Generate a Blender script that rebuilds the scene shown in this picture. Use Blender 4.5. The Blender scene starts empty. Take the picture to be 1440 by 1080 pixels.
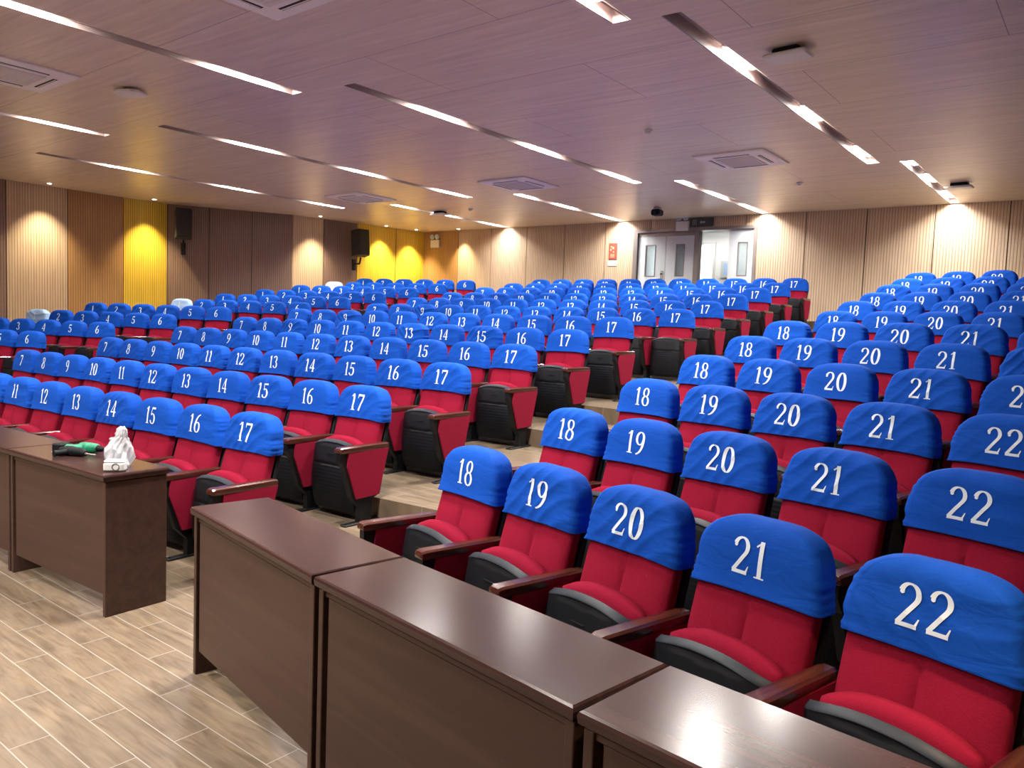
import bpy, math, random
from mathutils import Vector, Matrix
random.seed(7)
SC = bpy.context.scene
COL = SC.collection
PI = math.pi
EYE = 1.555                                   # eye height above the flat front floor

# ------------------------------------------------------------------ camera, world, exposure
cam = bpy.data.cameras.new('camera'); camo = bpy.data.objects.new('camera', cam); COL.objects.link(camo)
cam.sensor_fit = 'HORIZONTAL'; cam.sensor_width = 36.0; cam.lens = 1091.1 / 1440 * 36.0
cam.clip_start = 0.05; cam.clip_end = 200
RX, UX, FX = Vector((.81112, .58366, .03786)), Vector((-.07318, .03704, .99663)), Vector((-.58029, .81115, -.07276))
camo.matrix_world = Matrix(((RX.x, UX.x, -FX.x, 0), (RX.y, UX.y, -FX.y, 0), (RX.z, UX.z, -FX.z, EYE), (0, 0, 0, 1)))
SC.camera = camo

def pix(x, y, z):
    p = Vector((x, y, z - EYE)); w = p.dot(FX)
    if w < .2: return None
    return 720 + 1091.1 * p.dot(RX) / w, 540 - 1091.1 * p.dot(UX) / w

world = bpy.data.worlds.new('world'); SC.world = world; world.use_nodes = True
world.node_tree.nodes['Background'].inputs[0].default_value = (.9, .95, 1, 1)
world.node_tree.nodes['Background'].inputs[1].default_value = .05
SC.view_settings.view_transform = 'Standard'
try: SC.view_settings.look = 'None'
except Exception: pass
SC.view_settings.gamma = 1.0
SC.view_settings.use_curve_mapping = False
SC.view_settings.exposure = 0.34
STRIP_W = 112.0        # watts of one strip light
DOWN_W = 480.0        # watts of one wall downlight

# ------------------------------------------------------------------ materials
def lin(c): return tuple(((v / 255) / 12.92 if v / 255 <= .04045 else ((v / 255 + .055) / 1.055) ** 2.4) for v in c)

class NT:
    def __init__(s, name):
        s.m = bpy.data.materials.new(name); s.m.use_nodes = True
        s.t = s.m.node_tree; s.b = s.t.nodes['Principled BSDF']
    def n(s, typ, **kw):
        nd = s.t.nodes.new(typ)
        for k, v in kw.items():
            if k.startswith('i_'):
                key = k[2:]; key = int(key) if key.isdigit() else key.replace('_', ' ')
                nd.inputs[key].default_value = v
            else: setattr(nd, k, v)
        return nd
    def l(s, a, b): s.t.links.new(a, b)
    def ramp(s, fac, stops):
        r = s.n('ShaderNodeValToRGB'); e = r.color_ramp.elements
        while len(e) < len(stops): e.new(.5)
        for el, (p, c) in zip(e, stops): el.position = p; el.color = (*c, 1)
        s.l(fac, r.inputs[0]); return r.outputs[0]
    def bump(s, h, strength, dist=.01):
        bp = s.n('ShaderNodeBump'); bp.inputs['Strength'].default_value = strength; bp.inputs['Distance'].default_value = dist
        s.l(h, bp.inputs['Height']); s.l(bp.outputs[0], s.b.inputs['Normal'])

def plain(name, c, rough=.5, spec=.5, metal=0, coat=0, noise=0, nscale=40, bump=0):
    k = NT(name); b = k.b
    b.inputs['Base Color'].default_value = (*c, 1); b.inputs['Roughness'].default_value = rough
    b.inputs['Specular IOR Level'].default_value = spec; b.inputs['Metallic'].default_value = metal
    b.inputs['Coat Weight'].default_value = coat; b.inputs['Coat Roughness'].default_value = .08
    if noise or bump:
        tc = k.n('ShaderNodeTexCoord'); nz = k.n('ShaderNodeTexNoise'); nz.inputs['Scale'].default_value = nscale
        nz.inputs['Detail'].default_value = 4; k.l(tc.outputs['Object'], nz.inputs['Vector'])
        if noise:
            lo = tuple(v * (1 - noise) for v in c); hi = tuple(min(1, v * (1 + noise)) for v in c)
            k.l(k.ramp(nz.outputs[0], [(.3, lo), (.7, hi)]), b.inputs['Base Color'])
        if bump: k.bump(nz.outputs[0], bump, .004)
    return k.m

def glow(name, c, s):
    k = NT(name); k.b.inputs['Base Color'].default_value = (.8, .8, .8, 1)
    k.b.inputs['Emission Color'].default_value = (*c, 1); k.b.inputs['Emission Strength'].default_value = s
    return k.m

def wood(name, dark, light, axis, scale=8, stretch=14, rough=.3, coat=0, spec=.5):
    k = NT(name); tc = k.n('ShaderNodeTexCoord'); mp = k.n('ShaderNodeMapping'); k.l(tc.outputs['Object'], mp.inputs[0])
    sc = [scale * stretch] * 3; sc[axis] = scale * .5; mp.inputs['Scale'].default_value = sc
    nz = k.n('ShaderNodeTexNoise'); nz.inputs['Scale'].default_value = 1; nz.inputs['Detail'].default_value = 5; nz.inputs['Distortion'].default_value = .6
    k.l(mp.outputs[0], nz.inputs['Vector'])
    k.l(k.ramp(nz.outputs[0], [(.3, dark), (.72, light)]), k.b.inputs['Base Color'])
    k.b.inputs['Roughness'].default_value = rough; k.b.inputs['Coat Weight'].default_value = coat
    k.b.inputs['Coat Roughness'].default_value = .12; k.b.inputs['Specular IOR Level'].default_value = spec
    return k.m

def planks(name, tint=1.0):
    """wood-look floor tiles, laid half offset with pale grout lines"""
    k = NT(name); tc = k.n('ShaderNodeTexCoord'); mp = k.n('ShaderNodeMapping'); k.l(tc.outputs['Object'], mp.inputs[0])
    mp.inputs['Rotation'].default_value = (0, 0, .046); mp.inputs['Location'].default_value = (.02, -.045, 0)
    br = k.n('ShaderNodeTexBrick'); k.l(mp.outputs[0], br.inputs['Vector'])
    br.offset = .5; br.inputs['Scale'].default_value = 1; br.inputs['Brick Width'].default_value = .742; br.inputs['Row Height'].default_value = .1365
    br.inputs['Mortar Size'].default_value = .0022; br.inputs['Mortar Smooth'].default_value = .1; br.inputs['Bias'].default_value = 0
    br.inputs['Color1'].default_value = (0, 0, 0, 1); br.inputs['Color2'].default_value = (1, 1, 1, 1); br.inputs['Mortar'].default_value = (.5, .5, .5, 1)
    sep = k.n('ShaderNodeSeparateColor'); k.l(br.outputs['Color'], sep.inputs[0])
    off = k.n('ShaderNodeVectorMath', operation='SCALE'); off.inputs[0].default_value = (3.7, 9.1, 0); k.l(sep.outputs[0], off.inputs['Scale'])
    ad = k.n('ShaderNodeVectorMath', operation='ADD'); k.l(mp.outputs[0], ad.inputs[0]); k.l(off.outputs[0], ad.inputs[1])
    m2 = k.n('ShaderNodeMapping'); m2.inputs['Scale'].default_value = (3.0, 26, 1); k.l(ad.outputs[0], m2.inputs[0])
    n1 = k.n('ShaderNodeTexNoise'); n1.inputs['Scale'].default_value = 1; n1.inputs['Detail'].default_value = 6; n1.inputs['Distortion'].default_value = 1.4; k.l(m2.outputs[0], n1.inputs['Vector'])
    m3 = k.n('ShaderNodeMapping'); m3.inputs['Scale'].default_value = (5, 14, 1); k.l(ad.outputs[0], m3.inputs[0])
    n2 = k.n('ShaderNodeTexNoise'); n2.inputs['Scale'].default_value = 1; n2.inputs['Detail'].default_value = 3; k.l(m3.outputs[0], n2.inputs['Vector'])
    t = tint
    c1 = k.ramp(n1.outputs[0], [(.25, tuple(v * t for v in (.24, .165, .10))), (.5, tuple(v * t for v in (.40, .295, .195))), (.75, tuple(v * t for v in (.49, .375, .255)))])
    c2 = k.ramp(n2.outputs[0], [(.3, (.72, .72, .76)), (.7, (1.1, 1.06, 1.0))])
    mx = k.n('ShaderNodeMix', data_type='RGBA', blend_type='MULTIPLY'); mx.inputs[0].default_value = .8; k.l(c1, mx.inputs[6]); k.l(c2, mx.inputs[7])
    m4 = k.n('ShaderNodeMix', data_type='RGBA'); k.l(br.outputs['Fac'], m4.inputs[0]); k.l(mx.outputs[2], m4.inputs[6]); m4.inputs[7].default_value = (.72 * t, .65 * t, .55 * t, 1)
    k.l(m4.outputs[2], k.b.inputs['Base Color']); k.b.inputs['Roughness'].default_value = .32
    return k.m

def slats(name, lo=(.46, .335, .22), hi=(.60, .455, .315)):
    """acoustic wall boards with fine vertical grooves; UV is metres along the wall"""
    k = NT(name); uv = k.n('ShaderNodeUVMap'); sx = k.n('ShaderNodeSeparateXYZ'); k.l(uv.outputs[0], sx.inputs[0])
    mu = k.n('ShaderNodeMath', operation='MULTIPLY'); mu.inputs[1].default_value = 1 / .050; k.l(sx.outputs[0], mu.inputs[0])
    fr = k.n('ShaderNodeMath', operation='FRACT'); k.l(mu.outputs[0], fr.inputs[0])
    mp = k.n('ShaderNodeMapping'); mp.inputs['Scale'].default_value = (40, 1.2, 1); k.l(uv.outputs[0], mp.inputs[0])
    nz = k.n('ShaderNodeTexNoise'); nz.inputs['Scale'].default_value = 1; nz.inputs['Detail'].default_value = 4; k.l(mp.outputs[0], nz.inputs['Vector'])
    base = k.ramp(nz.outputs[0], [(.3, lo), (.7, hi)])
    g = k.ramp(fr.outputs[0], [(0, (1, 1, 1)), (.64, (1, 1, 1)), (.72, (.56, .52, .48)), (.92, (.56, .52, .48)), (1, (1, 1, 1))])
    mx = k.n('ShaderNodeMix', data_type='RGBA', blend_type='MULTIPLY'); mx.inputs[0].default_value = 1; k.l(base, mx.inputs[6]); k.l(g, mx.inputs[7])
    k.l(mx.outputs[2], k.b.inputs['Base Color']); k.b.inputs['Roughness'].default_value = .45
    k.bump(g, .35, .01)
    return k.m

def boards(name):
    """wood-grain ceiling boards with fine perforation lines and thin dark joints"""
    k = NT(name); tc = k.n('ShaderNodeTexCoord'); mp = k.n('ShaderNodeMapping'); mp.inputs['Scale'].default_value = (.9, 16, 1); k.l(tc.outputs['Object'], mp.inputs[0])
    nz = k.n('ShaderNodeTexNoise'); nz.inputs['Scale'].default_value = 1; nz.inputs['Detail'].default_value = 5; nz.inputs['Distortion'].default_value = .8; k.l(mp.outputs[0], nz.inputs['Vector'])
    base = k.ramp(nz.outputs[0], [(.3, (.63, .53, .44)), (.7, (.79, .69, .58))])
    br = k.n('ShaderNodeTexBrick'); m2 = k.n('ShaderNodeMapping'); k.l(tc.outputs['Object'], m2.inputs[0]); k.l(m2.outputs[0], br.inputs['Vector'])
    m2.inputs['Rotation'].default_value = (0, 0, .046); m2.inputs['Location'].default_value = (.95, -.02, 0)
    br.offset = .5; br.inputs['Scale'].default_value = 1; br.inputs['Brick Width'].default_value = 3.35; br.inputs['Row Height'].default_value = 1.27
    br.inputs['Mortar Size'].default_value = .0035; br.inputs['Mortar Smooth'].default_value = .1
    mx = k.n('ShaderNodeMix', data_type='RGBA'); k.l(br.outputs['Fac'], mx.inputs[0]); k.l(base, mx.inputs[6]); mx.inputs[7].default_value = (.24, .18, .16, 1)
    k.l(mx.outputs[2], k.b.inputs['Base Color']); k.b.inputs['Roughness'].default_value = .33; k.b.inputs['Specular IOR Level'].default_value = .5
    return k.m

def cloth(name, c):
    k = NT(name); tc = k.n('ShaderNodeTexCoord'); nz = k.n('ShaderNodeTexNoise'); nz.inputs['Scale'].default_value = 13; nz.inputs['Detail'].default_value = 3; nz.inputs['Distortion'].default_value = .7
    mp = k.n('ShaderNodeMapping'); mp.inputs['Rotation'].default_value = (0, .6, 0); mp.inputs['Scale'].default_value = (.55, 1, 1.5); k.l(tc.outputs['Object'], mp.inputs[0]); k.l(mp.outputs[0], nz.inputs['Vector'])
    n2 = k.n('ShaderNodeTexNoise'); n2.inputs['Scale'].default_value = 420; k.l(tc.outputs['Object'], n2.inputs['Vector'])
    k.l(k.ramp(n2.outputs[0], [(.3, tuple(v * .88 for v in c)), (.7, tuple(min(1, v * 1.1) for v in c))]), k.b.inputs['Base Color'])
    k.b.inputs['Roughness'].default_value = .8; k.b.inputs['Specular IOR Level'].default_value = .12
    k.bump(nz.outputs[0], .30, .016)
    return k.m

M = {
    'red': plain('red_fabric', (.255, .0075, .028), .9, .10, noise=.10, nscale=260, bump=.25),
    'redpanel': plain('red_panel_fabric', (.265, .009, .033), .85, .10, noise=.08, nscale=220),
    'blue': cloth('blue_cloth', (.0055, .075, .45)),
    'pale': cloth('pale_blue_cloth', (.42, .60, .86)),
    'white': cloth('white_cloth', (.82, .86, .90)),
    'ink': plain('white_print', (.82, .91, .99), .7, .3),
    'plastic': plain('black_plastic', (.006, .0065, .009), .55, .22),
    'grey': plain('grey_plastic', (.017, .022, .031), .5, .3),
    'metal': plain('black_metal', (.007, .007, .008), .5, .3),
    'arm': wood('armrest_wood', (.045, .010, .007), (.10, .028, .016), 1, 7, 10, .24, .4),
    'desk': wood('dark_desk_wood', (.052, .026, .019), (.075, .038, .028), 0, 2.5, 9, .34, 0, .25),
    'desktop': wood('glossy_desk_top', (.038, .017, .016), (.058, .027, .023), 0, 2.5, 9, .21, 0, .32),
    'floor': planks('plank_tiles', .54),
    'riser': planks('shaded_riser_tiles', .42),  # floor tiles in a darker tint, the shade on the risers painted in
    'wall': slats('slatted_wall_board'),
    'wallgold': slats('golden_wall_board', (.62, .43, .035), (.76, .54, .06)),
    'wallamber': slats('amber_wall_board', (.36, .20, .075), (.46, .265, .105)),
    'wallbrown': slats('brown_wall_board', (.19, .125, .10), (.25, .165, .13)),
    'joint': plain('dark_joint', (.02, .013, .010), .8),
    'ceil': boards('ceiling_board'),
    'slot': plain('slot_lining', (.40, .31, .29), .6),
    'slotmetal': plain('slot_metal', (.30, .26, .23), .4),
    'lamp': glow('lamp_diffuser', (1, .96, .90), 9.0),
    'warm': glow('downlight_lens', (1, .85, .6), 14.0),
    'acwhite': plain('white_ac_plastic', (.90, .87, .86), .5),
    'acgrille': plain('ac_grille', (.74, .70, .71), .6),
    'black': plain('matte_black', (.006, .006, .007), .6),
    'spk': plain('speaker_black', (.012, .012, .014), .7, noise=.3, nscale=300),
    'whitep': plain('white_plastic', (.75, .74, .72), .4),
    'doorgrey': plain('door_grey_paint', (.58, .62, .64), .4),
    'frame': plain('door_frame_metal', (.22, .19, .18), .35, metal=.4),
    'chrome': plain('chrome', (.55, .55, .56), .25, metal=1),
    'paint': plain('white_wall_paint', (.80, .82, .82), .7),
    'conduit': plain('grey_conduit', (.36, .35, .33), .5),
    'green': plain('green_tool_plastic', (.015, .26, .13), .4, noise=.5, nscale=30),
    'steel': plain('steel_bit', (.6, .55, .5), .3, metal=1),
    'poster': plain('red_poster_paper', (.45, .05, .035), .5),
    'posterbrown': plain('poster_frame_brown', (.20, .07, .035), .5),
    'gold': plain('poster_pale_orange', (.75, .40, .20), .5),
    'exit': plain('exit_sign_dark', (.03, .04, .04), .3),
    'exitmark': plain('exit_sign_mark', (.28, .36, .33), .4),
    'screen': glow('corridor_window_daylight', (.88, .97, 1), 1.3),
}
gl = NT('door_glass'); gl.b.inputs['Base Color'].default_value = (.80, .90, .92, 1); gl.b.inputs['Roughness'].default_value = .25
gl.b.inputs['Transmission Weight'].default_value = .85; M['glass'] = gl.m
bg = NT('bag_film'); bg.b.inputs['Base Color'].default_value = (.86, .88, .90, 1); bg.b.inputs['Roughness'].default_value = .22
bg.b.inputs['Transmission Weight'].default_value = .35; bg.b.inputs['Alpha'].default_value = .80; M['bag'] = bg.m

# ------------------------------------------------------------------ mesh helpers
class MB:
    def __init__(s): s.v = []; s.f = []; s.mi = []; s.uv = {}
    def add(s, vs, fs, mi=0):
        o = len(s.v); s.v += [tuple(v) for v in vs]
        for f in fs: s.f.append(tuple(i + o for i in f)); s.mi.append(mi)
        return o
    def box(s, x0, y0, z0, x1, y1, z1, mi=0):
        s.add([(x0, y0, z0), (x1, y0, z0), (x1, y1, z0), (x0, y1, z0), (x0, y0, z1), (x1, y0, z1), (x1, y1, z1), (x0, y1, z1)],
              [(0, 3, 2, 1), (4, 5, 6, 7), (0, 1, 5, 4), (1, 2, 6, 5), (2, 3, 7, 6), (3, 0, 4, 7)], mi); return s
    def rbox(s, x0, y0, z0, x1, y1, z1, r=.01, mi=0, seg=3):
        """box with rounded vertical edges and chamfered top and bottom rims"""
        c = min(r * .6, (z1 - z0) * .4); rings = []
        for z, ins in ((z0, c), (z0 + c, 0), (z1 - c, 0), (z1, c)):
            ring = []
            for cx, cy, a0 in ((x1 - r, y1 - r, 0), (x0 + r, y1 - r, 90), (x0 + r, y0 + r, 180), (x1 - r, y0 + r, 270)):
                for i in range(seg + 1):
                    a = math.radians(a0 + 90 * i / seg); rr = max(r - ins, .0005)
                    ring.append((cx + rr * math.cos(a), cy + rr * math.sin(a), z))
            rings.append(ring)
        s.loft(rings, True, True, mi); return s
    def loft(s, rings, cap0=True, cap1=True, mi=0, closed=True):
        n = len(rings[0]); o = len(s.v)
        for r in rings: s.v += [tuple(p) for p in r]
        for j in range(len(rings) - 1):
            for i in range(n if closed else n - 1):
                k = (i + 1) % n
                s.f.append((o + j * n + i, o + j * n + k, o + (j + 1) * n + k, o + (j + 1) * n + i)); s.mi.append(mi)
        if cap0: s.f.append(tuple(o + i for i in reversed(range(n)))); s.mi.append(mi)
        if cap1: s.f.append(tuple(o + (len(rings) - 1) * n + i for i in range(n))); s.mi.append(mi)
        return s
    def tube(s, pts, r, n=10, mi=0, cap=True):
        rings = []; pts = [Vector(p) for p in pts]
        for i, p in enumerate(pts):
            t = (pts[min(i + 1, len(pts) - 1)] - pts[max(i - 1, 0)]).normalized()
            a = t.cross(Vector((0, 0, 1)))
            if a.length < .01: a = t.cross(Vector((1, 0, 0)))
            a.normalize(); b = t.cross(a); rr = r[i] if isinstance(r, (list, tuple)) else r
            rings.append([tuple(p + a * rr * math.cos(2 * PI * k / n) + b * rr * math.sin(2 * PI * k / n)) for k in range(n)])
        s.loft(rings, cap, cap, mi); return s
    def prism(s, poly, axis, a, b, mi=0):
        """extrude a polygon along an axis; poly holds the two other coordinates in x,y,z order"""
        def P(p, c): return {'x': (c, p[0], p[1]), 'y': (p[0], c, p[1]), 'z': (p[0], p[1], c)}[axis]
        n = len(poly)
        s.add([P(p, a) for p in poly] + [P(p, b) for p in poly],
              [tuple(range(n)), tuple(reversed(range(n, 2 * n)))] + [(i, i + n, (i + 1) % n + n, (i + 1) % n) for i in range(n)], mi); return s
    def mesh(s, name, mats, smooth=False, uv=None):
        me = bpy.data.meshes.new(name); me.from_pydata(s.v, [], s.f); me.update()
        for m in (mats if isinstance(mats, (list, tuple)) else [mats]): me.materials.append(m)
        for p, i in zip(me.polygons, s.mi): p.material_index = i
        if uv:
            L = me.uv_layers.new(name='UVMap')
            for lp in me.loops: L.data[lp.index].uv = uv[lp.vertex_index]
        import bmesh
        bm = bmesh.new(); bm.from_mesh(me); bmesh.ops.recalc_face_normals(bm, faces=bm.faces); bm.to_mesh(me); bm.free()
        if smooth:
            for p in me.polygons: p.use_smooth = True
            try: me.set_sharp_from_angle(angle=math.radians(smooth if smooth is not True else 40))
            except Exception: pass
        return me
    def build(s, name, mats, parent=None, smooth=False, uv=None):
        return link(name, s.mesh(name, mats, smooth, uv), parent)

def link(name, data, parent=None):
    o = bpy.data.objects.new(name, data); COL.objects.link(o)
    if parent is not None: o.parent = parent
    return o
def thing(name, label, cat, loc=(0, 0, 0), rz=0, group=None):
    o = link(name, None); o.empty_display_size = .1; o.location = loc; o.rotation_euler = (0, 0, rz)
    return tag(o, label, cat, group)
def tag(o, label, cat, group=None):
    o['label'] = label; o['category'] = cat
    if group: o['group'] = group
    return o
def struct(o): o['kind'] = 'structure'; return o
ORD = ['', 'first', 'second', 'third', 'fourth', 'fifth', 'sixth', 'seventh', 'eighth', 'ninth', 'tenth', 'eleventh', 'twelfth']

# ------------------------------------------------------------------ seating plan (metres)
X17 = -4.261; PITCH = .56
YB = [3.044, 3.999, 4.986, 6.012, 6.984, 7.981, 9.595, 10.589, 11.581, 12.574, 13.573, 14.573]
ZN = [-.741, -.595, -.44, -.279, -.115, .046, .207, .362, .516, .676, .824, .978]
XO = [-.001, .009, -.035, -.061, -.065, -.06, .007, .011, .021, .046, .048, .081]
CX = [-2.416, -2.403, -2.359, -2.324, -2.301, -2.259, -2.211, -2.178, -2.114, -2.088, -2.047, -2.006]
CY = [3.022, 3.953, 4.861, 5.797, 6.726, 7.649, 9.32, 10.171, 11.033, 11.893, 12.751, 13.608]
AX = [-12.62, -12.50, -12.373, -12.251, -12.121, -12.0, -11.936, -11.949, -11.96, -11.959, -11.958, -11.951]
AY = [3.20, 4.15, 5.097, 6.046, 6.994, 7.938, 9.612, 10.615, 11.614, 12.614, 13.611, 14.612]
ANG = {'A': .2805, 'B': 0.0, 'C': -.2857}
FZ = [0.0] + [z - .82 + EYE for z in ZN[1:]] + [.978 - .82 + EYE + .155]      # floor height of each tier
def seat_xy(b, r, n):
    if b == 'B': return X17 + XO[r] + (n - 17) * PITCH, YB[r]
    a = ANG[b]
    if b == 'C': return CX[r] + (n - 18) * PITCH * math.cos(a), CY[r] + (n - 18) * PITCH * math.sin(a)
    return AX[r] + (n - 6) * PITCH * math.cos(a), AY[r] + (n - 6) * PITCH * math.sin(a)

# ------------------------------------------------------------------ floor and tiers
H = 2.553 + EYE                                # ceiling height
BACK = 16.3; FRONT = -7.0; RIGHT = 4.0
LEFT = [(-18.45, FRONT), (-17.24, 10.08), (-15.75, 12.48), (-14.87, BACK)]
def edge(r):
    """front edge line of the tier behind row r, from the left wall to the right wall"""
    d = -.06; out = []
    def at(b, n, dx):
        x, y = seat_xy(b, r, n); a = ANG[b]
        return (x + dx * math.cos(a) - d * math.sin(a) * 1, y + dx * math.sin(a) + d * math.cos(a))
    ax, ay = at('A', 6, .30); out.append((-19.5, ay + (-19.5 - ax) * math.tan(ANG['A']))); out.append((ax, ay))
    out.append(at('B', 7, -.30)); out.append(at('B', 17, .30))
    cx, cy = at('C', 18, -.30); out.append((cx, cy)); out.append((RIGHT + .3, cy + (RIGHT + .3 - cx) * math.tan(ANG['C'])))
    return out
f = MB()
f.box(-20, FRONT - .3, -.12, RIGHT + .4, 17.2, -.0)
E_ = [edge(r) for r in range(12)]
for r in range(12):
    e0 = E_[r]; e1 = E_[r + 1] if r < 11 else [(x, BACK + .6) for x, y in e0]
    z0, z1 = FZ[r], FZ[r + 1]
    n = len(e0); o = len(f.v)
    for (x, y) in e0: f.v.append((x, y, z1))
    for (x, y) in e1: f.v.append((x, y, z1))
    for (x, y) in e0: f.v.append((x, y, z0 - .02))
    for i in range(n - 1):
        f.f.append((o + i, o + i + 1, o + n + i + 1, o + n + i)); f.mi.append(0)
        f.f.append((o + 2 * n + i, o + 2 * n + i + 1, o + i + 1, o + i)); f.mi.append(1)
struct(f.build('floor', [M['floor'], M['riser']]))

# ------------------------------------------------------------------ walls: boards with dark joints
def wall_mesh(name, p0, p1, joints, z0, z1, holes=(), kinds=None):
    """boards 40 mm thick between joints, standing on a dark backing; distances run along the wall"""
    m = MB(); p0 = Vector((*p0, 0)); p1 = Vector((*p1, 0)); t = (p1 - p0); L = t.length; t.normalize()
    nrm = Vector((t.y, -t.x, 0))               # points into the room
    uv = {}
    def board(a, b, za, zb, dep0, dep1, mi):
        o = len(m.v); vs = []
        for dd in (dep0, dep1):
            for (s, z) in ((a, za), (b, za), (b, zb), (a, zb)):
                p = p0 + t * s + nrm * dd; vs.append((p.x, p.y, z)); uv[o + len(vs) - 1] = (s, z)
        m.add(vs, [(4, 5, 6, 7), (0, 3, 2, 1), (0, 1, 5, 4), (1, 2, 6, 5), (2, 3, 7, 6), (3, 0, 4, 7)], mi)
    js = [0] + sorted(joints) + [L]
    def pieces(a, b):
        out = [(a, b, z0, z1)]
        for (ha, hb, hz0, hz1) in holes:
            nx = []
            for (c, d, e, g) in out:
                if hb <= c or ha >= d: nx.append((c, d, e, g)); continue
                if ha > c: nx.append((c, ha, e, g))
                if hb < d: nx.append((hb, d, e, g))
                if hz1 < g: nx.append((max(c, ha), min(d, hb), hz1, g))
                if hz0 > e: nx.append((max(c, ha), min(d, hb), e, hz0))
            out = nx
        return out
    for ib, (a, b) in enumerate(zip(js, js[1:])):
        kd = (kinds or {}).get(ib, 0)
        for (c, d, e, g) in pieces(a, b):
            gl_ = .009 if c == a and a > 0 else 0; gr_ = .009 if d == b and b < L else 0
            board(c + gl_, d - gr_, e, g, -.04, 0, kd)
    for (c, d, e, g) in pieces(0, L): board(c, d, e, g, -.16, -.03, 1)
    return struct(m.build(name, [M['wall'], M['joint'], M['wallgold'], M['wallamber'], M['wallbrown']], uv=uv))

DOOR_L, DOOR_R, DOOR_T = -8.34, -5.49, FZ[12] + 2.02
bx = [-13.62, -12.50, -11.37, -10.24, -9.108, -7.95, -6.8, -5.75, -4.51, -3.37, -2.20, -1.03, .13, 1.3, 2.45]
x_left = LEFT[-1][0]
wall_mesh('wall_back', (x_left, BACK), (RIGHT, BACK), [x - x_left for x in bx], FZ[0] - .02, H + .02,
          [(DOOR_L - x_left, DOOR_R - x_left, -1, DOOR_T)], {0: 3})
def along(i, ys):
    (xa, ya), (xb, yb) = LEFT[i], LEFT[i + 1]; L = math.hypot(xb - xa, yb - ya)
    return [(y - ya) / (yb - ya) * L for y in ys]
wall_mesh('wall_left', LEFT[0], LEFT[1], along(0, [FRONT + 1.14 * i + .6 for i in range(1, 11)] + [5.67, 6.81, 7.95, 9.10]), -.02, H + .02, (), {11: 4, 13: 3, 14: 2})
wall_mesh('wall_left_angled', LEFT[1], LEFT[2], [.012] + along(1, [10.86, 11.68]), -.02, H + .02, (), {1: 4, 2: 4, 3: 4})
wall_mesh('wall_left_rear', LEFT[2], LEFT[3], [.012] + along(2, [13.31, 14.25, 15.41]), -.02, H + .02, (), {2: 4, 3: 2, 4: 2})
wall_mesh('wall_right', (RIGHT, BACK), (RIGHT, FRONT), [1.16 * i for i in range(1, 20)], -.02, H + .02)
wall_mesh('wall_front', (RIGHT, FRONT), (LEFT[0][0], FRONT), [1.4 * i for i in range(1, 16)], -.02, H + .02)

# ------------------------------------------------------------------ ceiling with recessed light slots
SK = .046
def sk(u, v): return u + SK * (v - 9)
SW = .085                                       # half width of a slot
slots = []                                      # (centre u, v0, v1, lamps)
for u in (-2.65, -6.39, -10.10, -13.79): slots.append((u, 5.90, 12.22, [7.38, 9.55, 11.75], 'long'))
for u in (-2.22, -5.66, -8.98, -12.28): slots.append((u, 12.26, 16.22, [12.62, 14.08, 15.70], 'rear'))
for u in (-3.06, -7.18, -11.42): slots.append((u, -5.6, 5.84, [-3.9, -1.6, .75, 3.0, 5.22], 'front'))
us = sorted({-22.0, 6.5} | {u + s for u, *_ in slots for s in (-SW, SW)})
vs_ = sorted({-8.5, 18.0} | {v for _, a, b, *_ in slots for v in (a, b)})
cm = MB()
idx = {}
def cv(u, v):
    if (u, v) not in idx: idx[(u, v)] = len(cm.v); cm.v.append((sk(u, v), v, H))
    return idx[(u, v)]
for ua, ub in zip(us, us[1:]):
    for va, vb in zip(vs_, vs_[1:]):
        uc, vc = (ua + ub) / 2, (va + vb) / 2
        if any(abs(uc - u) < SW and a < vc < b for u, a, b, *_ in slots): continue
        cm.f.append((cv(ua, va), cv(ua, vb), cv(ub, vb), cv(ub, va))); cm.mi.append(0)
ceil = struct(cm.build('ceiling', M['ceil']))
TD = .11                                        # slot depth
for i, (u, a, b, lamps, kind) in enumerate(slots):
    m = MB(); o = []
    c = [(u - SW, a), (u + SW, a), (u + SW, b), (u - SW, b)]
    vs = [(sk(x, y), y, H - .001) for x, y in c] + [(sk(x, y), y, H + TD) for x, y in c]
    m.add(vs, [(4, 5, 6, 7), (0, 1, 5, 4), (1, 2, 6, 5), (2, 3, 7, 6), (3, 0, 4, 7)])
    # metal lips along both sides
    for s in (-1, 1):
        x0, x1 = sorted((u + s * SW, u + s * (SW - .012)))
        m.add([(sk(x0, a), a, H - .004), (sk(x1, a), a, H - .004), (sk(x1, b), b, H - .004), (sk(x0, b), b, H - .004)], [(0, 1, 2, 3)], 1)
    struct(m.build('trim_%d' % (i + 1), [M['slot'], M['slotmetal']]))

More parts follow.
